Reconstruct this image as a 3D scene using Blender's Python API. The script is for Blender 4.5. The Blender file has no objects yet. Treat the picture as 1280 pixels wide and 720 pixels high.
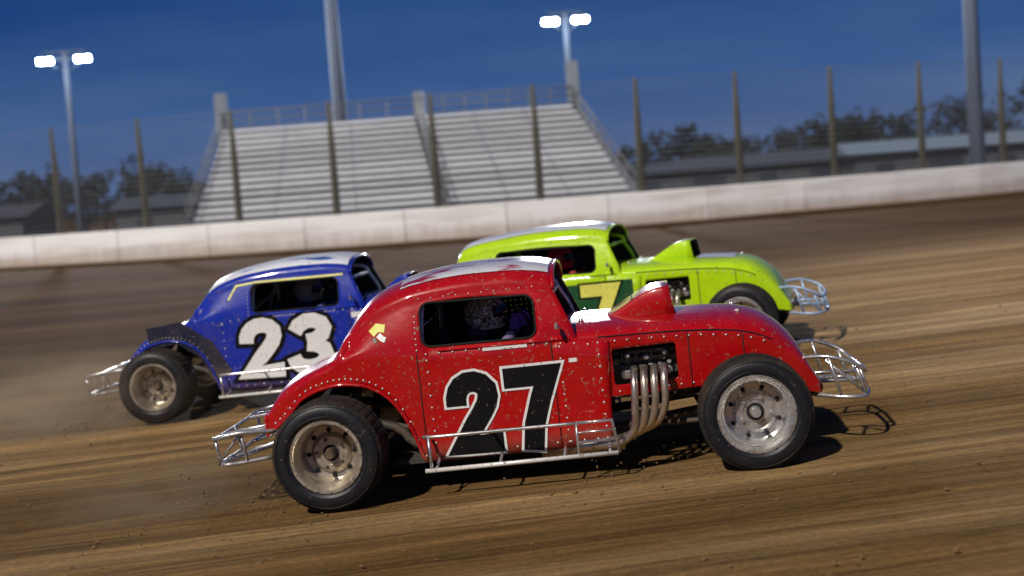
import bpy, bmesh, math, random
from mathutils import Vector, Matrix, noise
random.seed(7)
scene = bpy.context.scene
COL = scene.collection
R = math.radians

# ------------------------------------------------------------------ utils
def pchip(pts):
    xs = [p[0] for p in pts]; ys = [p[1] for p in pts]; n = len(xs)
    h = [xs[i+1]-xs[i] for i in range(n-1)]
    d = [(ys[i+1]-ys[i])/h[i] for i in range(n-1)]
    m = [0.0]*n
    m[0] = d[0]; m[-1] = d[-1]
    for i in range(1, n-1):
        if d[i-1]*d[i] <= 0: m[i] = 0.0
        else:
            w1 = 2*h[i]+h[i-1]; w2 = h[i]+2*h[i-1]
            m[i] = (w1+w2)/(w1/d[i-1]+w2/d[i])
    def f(x):
        if x <= xs[0]: return ys[0]
        if x >= xs[-1]: return ys[-1]
        i = 0
        while x > xs[i+1]: i += 1
        t = (x-xs[i])/h[i]
        return ((1+2*t)*(1-t)**2*ys[i] + t*(1-t)**2*h[i]*m[i]
                + t*t*(3-2*t)*ys[i+1] + t*t*(t-1)*h[i]*m[i+1])
    return f

def ss(t):
    t = max(0.0, min(1.0, t)); return t*t*(3-2*t)

def smooth_path(pts, n=6):
    pts = [Vector(p) for p in pts]
    if len(pts) < 3: return pts
    out = []
    P = [pts[0]*2-pts[1]] + pts + [pts[-1]*2-pts[-2]]
    for i in range(1, len(P)-2):
        for k in range(n):
            t = k/n
            a, b, c, d = P[i-1], P[i], P[i+1], P[i+2]
            out.append(0.5*((2*b)+(c-a)*t+(2*a-5*b+4*c-d)*t*t+(3*b-a-3*c+d)*t**3))
    out.append(pts[-1])
    return out

class MB:
    def __init__(s): s.v = []; s.f = []; s.sm = []; s.mi = []
    def add(s, vs, fs, smooth=True, mi=0):
        o = len(s.v); s.v += [tuple(v) for v in vs]
        for f in fs:
            s.f.append(tuple(i+o for i in f)); s.sm.append(smooth); s.mi.append(mi)
    def box(s, c, size, rot=None, bev=0.0, mi=0):
        hx, hy, hz = [a/2 for a in size]
        M = rot.to_matrix() if rot is not None else Matrix.Identity(3)
        c = Vector(c)
        if bev <= 0:
            vs = [c+M@Vector((x, y, z)) for x in (-hx, hx) for y in (-hy, hy) for z in (-hz, hz)]
            s.add(vs, [(0,1,3,2),(4,6,7,5),(0,4,5,1),(2,3,7,6),(0,2,6,4),(1,5,7,3)], False, mi)
        else:
            bm = bmesh.new(); bmesh.ops.create_cube(bm, size=1)
            for v in bm.verts: v.co = Vector((v.co.x*size[0], v.co.y*size[1], v.co.z*size[2]))
            bmesh.ops.bevel(bm, geom=bm.edges[:], offset=bev, segments=2, affect='EDGES')
            s.addbm(bm, Matrix.Translation(c)@M.to_4x4(), False, mi)
    def addbm(s, bm, M=Matrix.Identity(4), smooth=True, mi=0):
        bm.verts.index_update()
        s.add([M@v.co for v in bm.verts], [[v.index for v in f.verts] for f in bm.faces], smooth, mi)
        bm.free()
    def tube(s, pts, r, seg=10, caps=True, mi=0, close=False):
        pts = [Vector(p) for p in pts]; n = len(pts)
        rs = r if isinstance(r, (list, tuple)) else [r]*n
        vs = []; fs = []
        up = None
        for i, p in enumerate(pts):
            a = pts[(i-1) % n] if (close or i > 0) else pts[i]
            b = pts[(i+1) % n] if (close or i < n-1) else pts[i]
            t = (b-a).normalized()
            if up is None:
                up = Vector((0, 0, 1)) if abs(t.z) < 0.9 else Vector((0, 1, 0))
            side = t.cross(up)
            if side.length < 1e-5: side = t.cross(Vector((1, 0.3, 0)))
            side.normalize(); up = side.cross(t).normalized()
            for k in range(seg):
                an = 2*math.pi*k/seg
                vs.append(p+(side*math.cos(an)+up*math.sin(an))*rs[i])
        m = n if close else n-1
        for i in range(m):
            for k in range(seg):
                a = i*seg+k; b = i*seg+(k+1) % seg
                c = ((i+1) % n)*seg+(k+1) % seg; d = ((i+1) % n)*seg+k
                fs.append((a, b, c, d))
        if caps and not close:
            fs.append(tuple(range(seg))[::-1]); fs.append(tuple((n-1)*seg+k for k in range(seg)))
        s.add(vs, fs, True, mi)
    def sphere(s, c, r, sx=1, sy=1, sz=1, u=16, v=10, mi=0):
        bm = bmesh.new(); bmesh.ops.create_uvsphere(bm, u_segments=u, v_segments=v, radius=r)
        s.addbm(bm, Matrix.Translation(Vector(c))@Matrix.Diagonal((sx, sy, sz, 1)), True, mi)
    def lathe_y(s, prof, c, seg=64, rmod=None, mi=0, flip=1, smooth=True):
        vs = []; fs = []; n = len(prof); c = Vector(c)
        for k in range(seg):
            an = 2*math.pi*k/seg
            for j, (y, r) in enumerate(prof):
                rr = r if rmod is None else rmod(j, k, r)
                vs.append(c+Vector((rr*math.cos(an), y*flip, rr*math.sin(an))))
        for k in range(seg):
            for j in range(n-1):
                a = k*n+j; b = k*n+j+1; cc = ((k+1) % seg)*n+j+1; d = ((k+1) % seg)*n+j
                fs.append((a, b, cc, d) if flip > 0 else (a, d, cc, b))
        s.add(vs, fs, smooth, mi)
    def obj(s, name, mats, parent=None, loc=None, recalc=False, bevel=None, autos=None):
        me = bpy.data.meshes.new(name); me.from_pydata(s.v, [], s.f)
        for p, q, m in zip(me.polygons, s.sm, s.mi): p.use_smooth = q; p.material_index = m
        if not isinstance(mats, (list, tuple)): mats = [mats]
        for m in mats: me.materials.append(m)
        if recalc or autos:
            bm = bmesh.new(); bm.from_mesh(me)
            if recalc: bmesh.ops.recalc_face_normals(bm, faces=bm.faces)
            if autos:
                es = [e for e in bm.edges if len(e.link_faces) == 2 and e.calc_face_angle(0) > autos]
                for e in es: e.smooth = False
            bm.to_mesh(me); bm.free()
        me.update()
        o = bpy.data.objects.new(name, me); COL.objects.link(o)
        if parent: o.parent = parent
        if loc: o.location = loc
        return o

def empty(name, loc=(0, 0, 0), rot=(0, 0, 0)):
    e = bpy.data.objects.new(name, None); e.location = loc; e.rotation_euler = rot
    COL.objects.link(e); return e

# ------------------------------------------------------------------ materials
def newmat(name):
    m = bpy.data.materials.new(name); m.use_nodes = True
    nt = m.node_tree; b = nt.nodes['Principled BSDF']
    return m, nt, b, nt.nodes, nt.links

def tex(nt, kind, coord, scale, detail=4, rough=0.6, mscale=(1, 1, 1)):
    n = nt.nodes.new('ShaderNodeTexNoise' if kind == 'noise' else 'ShaderNodeTexVoronoi')
    n.inputs['Scale'].default_value = scale
    if kind == 'noise':
        n.inputs['Detail'].default_value = detail; n.inputs['Roughness'].default_value = rough
    mp = nt.nodes.new('ShaderNodeMapping'); mp.inputs['Scale'].default_value = mscale
    nt.links.new(coord, mp.inputs['Vector']); nt.links.new(mp.outputs[0], n.inputs['Vector'])
    return n

def ramp(nt, src, stops, interp='LINEAR'):
    r = nt.nodes.new('ShaderNodeValToRGB'); r.color_ramp.interpolation = interp
    e = r.color_ramp.elements
    while len(e) < len(stops): e.new(0.5)
    for k, (p, c) in enumerate(stops):
        e[k].position = p
        e[k].color = (c, c, c, 1) if isinstance(c, (int, float)) else (*c, 1)
    nt.links.new(src, r.inputs[0]); return r

def mixc(nt, fac, a, b, mode='MIX'):
    m = nt.nodes.new('ShaderNodeMix'); m.data_type = 'RGBA'; m.blend_type = mode
    for inp, val in ((m.inputs[0], fac), (m.inputs[6], a), (m.inputs[7], b)):
        if isinstance(val, (int, float)): inp.default_value = val
        elif isinstance(val, tuple): inp.default_value = (*val, 1)
        else: nt.links.new(val, inp)
    return m.outputs[2]

def math_n(nt, op, a, b=0.0, clamp=False):
    m = nt.nodes.new('ShaderNodeMath'); m.operation = op; m.use_clamp = clamp
    for i, v in enumerate((a, b)):
        if isinstance(v, (int, float)): m.inputs[i].default_value = v
        else: nt.links.new(v, m.inputs[i])
    return m.outputs[0]

DIRT = (0.20, 0.125, 0.065)
def grimy(name, base, rough=0.3, metal=0.0, coat=0.0, dirt=0.5, speck=0.0, lowz=0.0, base2=None, bump=0.0, var=0.15, nscale=3.0, patch=None, pth=(.44, .54), spec=0.5, dirtc=DIRT):
    m, nt, b, N, L = newmat(name)
    tc = N.new('ShaderNodeTexCoord').outputs['Object']
    n1 = tex(nt, 'noise', tc, nscale, 6, 0.65)
    n2 = tex(nt, 'noise', tc, 38, 3, 0.6)
    film = ramp(nt, n1.outputs[0], [(0.42, 0.0), (0.75, 1.0)]).outputs[0]
    film = math_n(nt, 'MULTIPLY', film, dirt)
    if speck > 0:
        sp = ramp(nt, n2.outputs[0], [(0.66-0.08*speck, 0.0), (0.70-0.08*speck, 1.0)]).outputs[0]
        film = math_n(nt, 'MAXIMUM', film, math_n(nt, 'MULTIPLY', sp, 0.75))
    if lowz > 0:
        sx = N.new('ShaderNodeSeparateXYZ'); L.new(tc, sx.inputs[0])
        mr = N.new('ShaderNodeMapRange'); mr.inputs[1].default_value = lowz; mr.inputs[2].default_value = 0.12
        mr.inputs[3].default_value = 0; mr.inputs[4].default_value = 0.9
        L.new(sx.outputs[2], mr.inputs[0])
        lo = math_n(nt, 'MULTIPLY', mr.outputs[0], ramp(nt, n1.outputs[0], [(0.3, 0.15), (0.6, 1.0)]).outputs[0])
        film = math_n(nt, 'MAXIMUM', film, lo)
    n3 = tex(nt, 'noise', tc, 9, 4, 0.6)
    dark = tuple(c*(1-var) for c in base); lite = tuple(min(1, c*(1+var)) for c in (base2 or base))
    bc = mixc(nt, n3.outputs[0], dark, lite)
    if patch:
        np_ = tex(nt, 'noise', tc, 1.0, 5, 0.6, (2.2, 7, 2))
        bc = mixc(nt, ramp(nt, np_.outputs[0], [(pth[0], 0.0), (pth[1], 1.0)]).outputs[0], bc, patch)
    col = mixc(nt, film, bc, dirtc)
    L.new(col, b.inputs['Base Color'])
    b.inputs['Specular IOR Level'].default_value = spec
    rr = math_n(nt, 'ADD', math_n(nt, 'MULTIPLY', film, 0.6), math_n(nt, 'ADD', rough-0.05, math_n(nt, 'MULTIPLY', n3.outputs[0], 0.1)), True)
    L.new(rr, b.inputs['Roughness'])
    if metal > 0:
        L.new(math_n(nt, 'MULTIPLY', math_n(nt, 'SUBTRACT', 1.0, film), metal), b.inputs['Metallic'])
    if coat > 0:
        L.new(math_n(nt, 'MULTIPLY', math_n(nt, 'SUBTRACT', 1.0, film, True), coat), b.inputs['Coat Weight'])
        b.inputs['Coat Roughness'].default_value = 0.06
    if bump > 0:
        bp = N.new('ShaderNodeBump'); bp.inputs['Strength'].default_value = bump; bp.inputs['Distance'].default_value = 0.01
        nb = tex(nt, 'noise', tc, 4.5, 3, 0.5)
        L.new(math_n(nt, 'ADD', nb.outputs[0], math_n(nt, 'MULTIPLY', film, 0.3)), bp.inputs['Height']); L.new(bp.outputs[0], b.inputs['Normal'])
    return m

def simple(name, col, rough=0.6, metal=0.0, var=0.2, nscale=8, emit=0):
    m, nt, b, N, L = newmat(name)
    tc = N.new('ShaderNodeTexCoord').outputs['Object']
    n = tex(nt, 'noise', tc, nscale, 4)
    L.new(mixc(nt, n.outputs[0], tuple(c*(1-var) for c in col), tuple(min(1, c*(1+var)) for c in col)), b.inputs['Base Color'])
    b.inputs['Roughness'].default_value = rough; b.inputs['Metallic'].default_value = metal
    if emit: 
        b.inputs['Emission Color'].default_value = (*col, 1); b.inputs['Emission Strength'].default_value = emit
    return m

M_RED = grimy('red_paint', (0.40, 0.0022, 0.0035), 0.30, 0, 0.9, 0.05, 0.4, 0.34, bump=0.5, var=0.25, dirtc=(.30, .17, .11), spec=.15)
M_BLUE = grimy('blue_paint', (0.006, 0.026, 0.34), 0.3, 0, 0.9, 0.10, 0.4, 0.40, bump=0.5, spec=.2)
M_NAVY = grimy('navy_paint', (0.006, 0.009, 0.03), 0.4, 0, 0.5, 0.2, 0.3, 0.5)
M_LIME = grimy('lime_paint', (0.46, 0.72, 0.006), 0.3, 0, 0.8, 0.08, 0.3, 0.35, bump=0.5, spec=.2)
M_GREEN = grimy('green_paint', (0.0, 0.07, 0.018), 0.35, 0, 0.6, 0.15, 0.3, 0.4)
M_WHITE = grimy('white_vinyl', (0.80, 0.80, 0.78), 0.4, 0, 0.3, 0.16, 0.4, 0.0, var=0.05)
M_RWHITE = grimy('roof_white', (0.80, 0.82, 0.86), 0.25, 0, 0.8, 0.12, 0.4, 0.0, var=0.05)
M_RSHINE = grimy('red_painted_shine', (0.36, 0.003, 0.006), 0.25, 0, 1.0, 0.08, 0.4, 0.0, var=0.15, patch=(.75, .74, .78), bump=.3, pth=(.42, .50))  # white patches paint reflected highlights onto the red
M_RBLUE = grimy('roof_blue_white', (0.82, 0.84, 0.88), 0.3, 0, 0.6, 0.08, 0.4, 0.0, var=0.05, patch=(.06, .14, .42), pth=(.60, .64))
M_BLACK = grimy('black_vinyl', (0.005, 0.005, 0.006), 0.45, 0, 0.0, 0.02, 0.10, 0.0, spec=.15)
M_YEL = grimy('yellow_vinyl', (0.75, 0.72, 0.12), 0.4, 0, 0.3, 0.2, 0.3)
M_INNER = grimy('inner_panel', (0.03, 0.029, 0.03), 0.7, 0, 0, 0.35, 0.3)
M_TYRE = grimy('tyre_rubber', (0.009, 0.010, 0.014), 0.42, 0, 0, 0.10, 0.18, nscale=7, bump=0.3, dirtc=(.10, .068, .042), spec=.35)
M_TREAD = grimy('tyre_tread', (0.016, 0.015, 0.014), 0.8, 0, 0, 0.45, 0.3, nscale=5, bump=0.5, dirtc=(.11, .072, .042), spec=.2)
M_RIM = grimy('rim_alloy', (0.70, 0.69, 0.67), 0.25, 0.9, 0, 0.28, 0.35, nscale=9)
M_RIMD = grimy('rim_muddy', (0.58, 0.52, 0.43), 0.28, 0.85, 0, 0.5, 0.5, nscale=9)
M_CHROME = grimy('steel_tube', (0.66, 0.66, 0.66), 0.25, 0.9, 0, 0.35, 0.9)
M_WTUBE = grimy('white_tube', (0.78, 0.78, 0.76), 0.35, 0.2, 0, 0.3, 0.8)
M_BTUBE = grimy('blue_white_tube', (0.35, 0.50, 0.72), 0.35, 0.2, 0, 0.3, 0.8)
M_EXH = grimy('header_pipe', (0.60, 0.52, 0.43), 0.28, 0.95, 0, 0.25, 0.5)
M_FRAME = grimy('frame_steel', (0.03, 0.03, 0.033), 0.55, 0.3, 0, 0.75, 0.7)
M_ENG = grimy('engine_metal', (0.10, 0.10, 0.105), 0.4, 0.7, 0, 0.3, 0.6)
M_DARK = simple('dark_void', (0.006, 0.006, 0.007), 0.9)
M_WEBBING = simple('black_webbing', (0.012, 0.012, 0.014), 0.9)
M_RIVET = simple('rivet_alloy', (0.7, 0.66, 0.64), 0.3, 0.6)
M_SUIT = simple('race_suit', (0.16, 0.13, 0.24), 0.85)
M_GLOVE = simple('glove_purple', (0.32, 0.12, 0.55), 0.7)
M_VISOR = simple('visor', (0.02, 0.02, 0.03), 0.08)

def helmet_mat():
    m, nt, b, N, L = newmat('helmet_graphic')
    tc = N.new('ShaderNodeTexCoord').outputs['Object']
    n = tex(nt, 'noise', tc, 14, 3, 0.6)
    L.new(ramp(nt, n.outputs[0], [(0.38, (0.03, 0.03, 0.03)), (0.45, (0.7, 0.6, 0.45)), (0.52, (0.04, 0.04, 0.04)), (0.58, (0.85, 0.82, 0.74))]).outputs[0], b.inputs['Base Color'])
    b.inputs['Roughness'].default_value = 0.25
    return m
M_HELMET = helmet_mat()

# ------------------------------------------------------------------ ground height
KS = 0.04
def gz(x, y):
    return KS*12*math.tanh(x/12)*(1-ss((y-17)/30.0))*ss((y+20)/20.0)

# ------------------------------------------------------------------ digits
DIG = {
 '2': [[(.12,.60),(.12,.69),(.145,.77),(.19,.83),(.26,.868),(.34,.872),(.42,.84),(.475,.775),(.485,.69),(.46,.60),(.40,.50),(.30,.36),(.15,.135),(.61,.135)]],
 '7': [[(.02,.865),(.52,.865),(.41,.58),(.32,.30),(.28,.0)]],
 '3': [[(.09,.70),(.14,.80),(.24,.865),(.34,.865),(.44,.81),(.475,.73),(.45,.64),(.37,.56),(.25,.54)],
       [(.25,.50),(.38,.47),(.47,.40),(.50,.30),(.47,.21),(.40,.15),(.29,.13),(.18,.15),(.10,.22),(.07,.32)]],
}
def ribbon(mb, pts, w, mapf, lift, ext=0.0, mi=0, nc=6):
    P = [Vector((p[0], p[1])) for p in pts]
    if ext:
        P[0] = P[0]+(P[0]-P[1]).normalized()*ext; P[-1] = P[-1]+(P[-1]-P[-2]).normalized()*ext
    n = len(P); off = []
    for i in range(n):
        if i == 0: d = (P[1]-P[0]).normalized(); o = Vector((-d.y, d.x))*w/2
        elif i == n-1: d = (P[-1]-P[-2]).normalized(); o = Vector((-d.y, d.x))*w/2
        else:
            a = (P[i]-P[i-1]).normalized(); b = (P[i+1]-P[i]).normalized()
            na = Vector((-a.y, a.x)); nb = Vector((-b.y, b.x)); m = (na+nb)
            if m.length < 0.2: m = na
            m.normalize(); sc = min(1.9, 1/max(0.3, m.dot(na))); o = m*sc*w/2
        off.append(o)
    rows = []
    for i in range(n-1):
        k = max(1, int((P[i+1]-P[i]).length/0.03))
        for q in range(k+(1 if i == n-2 else 0)):
            t = q/k
            c = P[i].lerp(P[i+1], t); o = off[i].lerp(off[i+1], t)
            rows.append([c+o*(2*j/nc-1) for j in range(nc+1)])
    vs = [mapf(p.x, p.y, lift) for r in rows for p in r]
    fs = []
    for i in range(len(rows)-1):
        for j in range(nc):
            a = i*(nc+1)+j; fs.append((a, a+1, a+nc+2, a+nc+1))
    mb.add(vs, fs, False, mi)

def number(text, x0, z0, h, mapf, parent, fill, outl, slant=0.0, adv=0.66, w=.235, name='number', ow=0.05, widen=1.0):
    f = MB(); o = MB()
    for k, ch in enumerate(text):
        for q, st in enumerate(DIG[ch]):
            pts = [(x0+(k*adv+p[0])*h*widen+slant*p[1]*h, z0+p[1]*h) for p in st]
            ribbon(o, pts, w*h+ow*h, mapf, 0.004+0.0012*q+0.0005*k, ow*h/2)
            ribbon(f, pts, w*h, mapf, 0.0075+0.0012*q)
    o.obj(name+'_outline', outl, parent, recalc=False); f.obj(name+'_fill', fill, parent)

# ------------------------------------------------------------------ car
def loft(P, xs, shear=None, nA=8, nB=6, nC=3, nD=14):
    zr, zh, lo, hi, zb, W, win = P['zr'], P['zh'], P['lo'], P['hi'], P['zb'], P['W'], P['win']
    rr = P.get('r', 0.06); tum = P.get('tum', 0.0); belt = P.get('belt', 0.9)
    cols = []
    for x in xs:
        w = W(x); b = zb(x); l = lo(x); h = hi(x); top = max(zh(x), b+0.05)
        if win[0]-1e-6 <= x <= win[1]+1e-6:
            d = min(x-win[0], win[1]-x)
            c = rr-math.sqrt(max(0, rr*rr-(rr-d)**2)) if d < rr else 0
        else: c = rr
        l2 = max(l+c, b+0.012); h2 = max(h-c, l2+0.012); top = max(top, h2+0.008)
        r = max(zr(x), top+0.03)
        zs = [b+(l2-b)*k/nA for k in range(nA)]+[l2+(h2-l2)*k/nB for k in range(nB)]+[h2+(top-h2)*k/nC for k in range(nC)]
        half = []
        for z in zs:
            t = max(0, (z-belt)/(max(top-belt, 1e-3))) if top > belt+0.02 else 0
            half.append((w*(1-tum*t**1.3), z))
        t = 1 if top > belt+0.02 else 0
        wt = w*(1-tum*t); n = P.get('n', 2.5)
        for k in range(nD+1):
            th = math.pi/2*k/nD
            half.append((wt*max(0, math.cos(th))**(2/n), top+(r-top)*math.sin(th)**(2/n)))
        full = [(-y, z) for y, z in half]+[(y, z) for y, z in reversed(half[:-1])]
        cols.append([Vector((x+(shear(x, z) if shear else 0), y, z)) for y, z in full])
    m = len(cols[0]); hm = m//2
    def is_hole(i, j):
        xm = (xs[i]+xs[i+1])/2
        jj = j if j < hm else m-2-j
        return win[0] < xm < win[1] and nA <= jj < nA+nB
    vs = [p for c in cols for p in c]; fs = []
    for i in range(len(xs)-1):
        for j in range(m-1):
            if is_hole(i, j): continue
            a = i*m+j; fs.append((a, a+m, a+m+1, a+1))
    return vs, fs, cols

def stations(a, b, step, extra=()):
    n = int((b-a)/step)+1
    s = set(round(a+(b-a)*k/n, 5) for k in range(n+1))
    for e, r in extra:
        for k in range(9):
            q = r*(1-math.cos(math.pi/2*k/8))
            if a <= e[0]+q <= b: s.add(round(e[0]+q, 5))
            if a <= e[1]-q <= b: s.add(round(e[1]-q, 5))
    out = sorted(s); res = [out[0]]
    for q in out[1:]:
        if q-res[-1] > 0.0009: res.append(q)
    return res

DY = -.06   # driver lateral seat position
def build_car(origin, yaw, warp, body_m, tail_m, num, numfill, numout, numpos, hood0, scheme):
    pitch = -math.atan(KS*math.cos(yaw))
    car = empty('vintage_race_car', (origin[0], origin[1], gz(origin[0], origin[1])), (0, pitch, yaw))
    wp = pchip(warp); iw = pchip([(b, a) for a, b in warp])
    T = lambda pts: (lambda f: (lambda x: f(iw(x))))(pchip(pts))
    zr = T([(-.47,.54),(-.42,.66),(-.33,.755),(-.2,.83),(-.05,.885),(.02,.92),(.07,.985),(.13,1.08),(.2,1.17),(.3,1.255),(.45,1.315),(.6,1.35),(.95,1.385),(1.2,1.38),(1.38,1.355),(1.5,1.32)])
    zh = T([(-.47,.48),(-.42,.57),(-.33,.66),(-.2,.73),(-.05,.78),(.02,.81),(.07,.86),(.13,.94),(.2,1.02),(.3,1.10),(.45,1.165),(.6,1.205),(.95,1.225),(1.2,1.22),(1.38,1.20),(1.5,1.18)])
    lo = T([(-.47,.47),(-.3,.58),(-.1,.70),(.08,.77),(.2,.85),(.45,.905),(.6,.915),(1.35,.905),(1.5,.90),(1.75,.86)])
    hi = T([(-.47,.49),(-.3,.63),(-.1,.755),(.08,.82),(.2,.97),(.45,1.14),(.6,1.18),(.9,1.195),(1.35,1.165),(1.5,1.15)])
    zb = pchip([(-.47,.43),(-.31,.55),(-.185,.665),(-.05,.715),(.06,.73),(.2,.715),(.31,.665),(.4,.585),(.47,.47),(.52,.34),(.55,.23),(.575,.19),(3,.19)])
    W = pchip([(-.47,.46),(-.35,.53),(-.1,.575),(.3,.605),(.55,.62),(1.9,.62),(2.3,.60)])
    win = (wp(.62), wp(1.345))
    P = dict(zr=zr, zh=zh, lo=lo, hi=hi, zb=zb, W=W, win=win, r=0.06, tum=0.13, belt=0.9, n=2.6)
    xe = wp(1.47)
    def shear(x, z):
        t = max(0, (x-win[1])/(xe-win[1]))
        return t*max(0, min(.3, 1.2-z))*0.42
    xs = stations(wp(-.47), xe, 0.025, [(win, 0.06)])
    vs, fs, cols = loft(P, xs, shear)
    b = MB(); b.add(vs, fs)
    nb = len(cols[0])
    b.add(cols[0], [tuple(range(nb))[::-1]], False)
    cab = b.obj('cabin_shell', [body_m, M_INNER], car)
    sm = cab.modifiers.new('s', 'SOLIDIFY'); sm.thickness = 0.014; sm.offset = -1; sm.material_offset = 1; sm.material_offset_rim = 0
    xd = wp(1.75)
    d = MB()
    for sg in (-1, 1):
        pv = []; pf = []; nx = 12; nz = 6
        for i in range(nx+1):
            x = xe-.03+(xd-xe+.03)*i/nx
            zt = lo(x)-.005-0.02*i/nx; zbot = .19
            for k in range(nz+1):
                z = zbot+(zt-zbot)*k/nz
                pv.append((x + (0.04*(z-.19)/.7 if i == nx else 0), sg*(W(x)+0.002), z))
        for i in range(nx):
            for k in range(nz):
                a = i*(nz+1)+k
                pf.append((a, a+nz+1, a+nz+2, a+1) if sg < 0 else (a, a+1, a+nz+2, a+nz+1))
        d.add(pv, pf)
    do = d.obj('cowl_panels', [body_m, M_INNER], car)
    sm = do.modifiers.new('s', 'SOLIDIFY'); sm.thickness = 0.012; sm.offset = -1; sm.material_offset = 1
    # hood
    h0 = hood0
    sc = (3.05-h0)/(3.05-1.45)
    H = lambda x: h0+(x-1.45)*sc
    hw = (H(1.80), H(2.20)) if sc > .8 else (H(1.78), H(2.25))
    Ph = dict(
        zr=pchip([(H(1.45),.965),(H(1.8),.955),(H(2.2),.94),(H(2.55),.92),(H(2.72),.885),(H(2.86),.80),(H(2.97),.67),(H(3.05),.50),(H(3.09),.42)]),
        zh=pchip([(H(1.45),.86),(H(1.8),.85),(H(2.2),.835),(H(2.55),.80),(H(2.75),.74),(H(2.9),.62),(H(3.0),.52),(H(3.09),.39)]),
        lo=lambda x: min(.55, Ph['zh'](x)-.08), hi=lambda x: min(.775, Ph['zh'](x)-.03),
        zb=pchip([(H(1.45),.48),(H(2.3),.48),(H(2.6),.44),(H(3.09),.34)]),
        W=pchip([(H(1.45),.612),(H(1.7),.61),(H(2.0),.58),(H(2.4),.53),(H(2.7),.49),(H(2.95),.43),(H(3.09),.37)]),
        win=hw, r=0.02, n=2.3, belt=5)
    xh = stations(H(1.43), H(3.09), 0.03, [(hw, .02)])
    vs, fs, cols = loft(Ph, xh)
    hb = MB(); hb.add(vs, fs)
    ho = hb.obj('hood', [body_m, M_INNER], car)
    sm = ho.modifiers.new('s', 'SOLIDIFY'); sm.thickness = 0.012; sm.offset = -1; sm.material_offset = 1
    g = MB(); c = cols[-1]
    g.add([p+Vector((-.03, 0, 0)) for p in c], [tuple(range(len(c)))], False)
    g.obj('grille_back', M_DARK, car)
    g = MB()
    for k in range(9):
        y = -.28+.07*k; g.tube([(H(3.075), y, .35), (H(3.075), y, .45-.6*y*y)], .006, 6)
    g.obj('grille_bars', M_CHROME, car)
    def hoodm(x, y, lift):
        wt = Ph['W'](x); q = min(.99, abs(y)/wt)
        return (x, y, Ph['zh'](x)+(Ph['zr'](x)-Ph['zh'](x))*(1-q**2.3)**(1/2.3)+lift)
    if scheme.get('hoodpatch'):
        hp = MB(); vv = []; ff = []; a0, a1, y0, y1 = scheme['hoodrect']
        for i in range(25):
            for j in range(13): vv.append(hoodm(H(a0)+(H(a1)-H(a0))*i/24, y0+(y1-y0)*j/12, .006))
        for i in range(24):
            for j in range(12):
                a = i*13+j; ff.append((a, a+13, a+14, a+1))
        hp.add(vv, ff); hp.obj('hood_patch', scheme['hoodpatch'], car)
    # panel seams, hood pins, quick-release buttons
    sm_ = MB()
    for sg in (-1, 1):
        sm_.tube([(H(x), sg*(Ph['W'](H(x))+.001), Ph['zh'](H(x))+.012) for x in [1.72+.06*q for q in range(19)]], .004, 5)
        for xq in (H(2.28), H(2.62)):
            sm_.tube([(xq, sg*(Ph['W'](xq)+.0015), Ph['zb'](xq)+.01), (xq, sg*(Ph['W'](xq)+.0015), Ph['zh'](xq)-.0)], .0035, 5)
        for xq in (wp(.60)-.02, wp(1.43)):
            sm_.tube([(xq, sg*(W(xq)+.0015), .21), (xq, sg*(W(xq)+.0015), .88)], .0035, 5)
    sm_.obj('panel_seams', M_DARK, car)
    pn = MB()
    for (px_, py_) in ((1.62, .34), (1.62, -.34), (2.62, .26), (2.62, -.26)):
        X = H(px_); zt_ = hoodm(X, py_, 0)[2]
        pn.tube([(X, py_, zt_-.005), (X, py_, zt_+.018)], [.020, .012], 10)
    pn.tube([(xe+.04, -.60, .93), (xe+.02, -.68, .96)], .006, 6)
    pn.box((xe+.01, -.69, .97), (.02, .07, .045), bev=.006)
    pn.obj('hood_pins_mirror', M_CHROME, car)
    v = MB()
    zt = zr(xe); wt = W(xe)*.87
    arc = [(xe+.005, -wt*math.cos(math.pi*k/16), zh(xe)+(zt-zh(xe))*math.sin(math.pi*k/16)**.8) for k in range(17)]
    v.tube(arc, .013, 8)
    v.tube([(xe+.12, -.60, .87), (xe+.12, .60, .87)], .010, 8)
    v.obj('windshield_header', body_m, car)
    fw = MB(); fw.box((H(1.5), 0, .52), (.02, 1.14, .62)); fw.box((wp(1.0), 0, .19), (wp(1.7)-wp(.4), 1.18, .02))
    fw.box((max(wp(.52), .5), 0, .50), (.02, 1.1, .62))
    fw.obj('firewall_floor', M_INNER, car)
    nt_ = MB()
    yw = .575
    zz = .90
    while zz < 1.21:
        nt_.box(((win[0]+win[1])/2, yw-.25*(zz-.9), zz), (win[1]-win[0]+.06, .004, .033)); zz += .036
    xx_ = win[0]
    while xx_ < win[1]+.03:
        nt_.tube([(xx_, yw-.012, .89), (xx_, yw-.090, 1.22)], .016, 4); xx_ += .036
    nt_.obj('window_blackout', M_WEBBING, car)  # near-solid net added over the far window to keep the cabin dark
    # scoop
    s = MB(); z0 = .94; x0 = H(1.72); x1 = H(2.20)
    vsx = []
    n = 10
    for i in range(n+1):
        t = i/n; x = x0+(x1-x0)*t
        top = z0+.165*ss(min(1, t*1.15)) ; wd = .22+.06*t
        for y, z in ((-wd, Ph['zr'](x)-.07), (-wd*.98, top-.02), (-wd*.92, top), (0, top+.006), (wd*.92, top), (wd*.98, top-.02), (wd, Ph['zr'](x)-.07)):
            vsx.append((x+(0.03*(1-(z-.9)/.2) if i == n and z < top-.03 else 0), y, z))
    fx = []
    for i in range(n):
        for j in range(6):
            a = i*7+j; fx.append((a, a+7, a+8, a+1))
    s.add(vsx, fx)
    so = s.obj('hood_scoop', [body_m, M_DARK], car, autos=R(40))
    sm = so.modifiers.new('s', 'SOLIDIFY'); sm.thickness = 0.01; sm.offset = -1; sm.material_offset = 1
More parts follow.
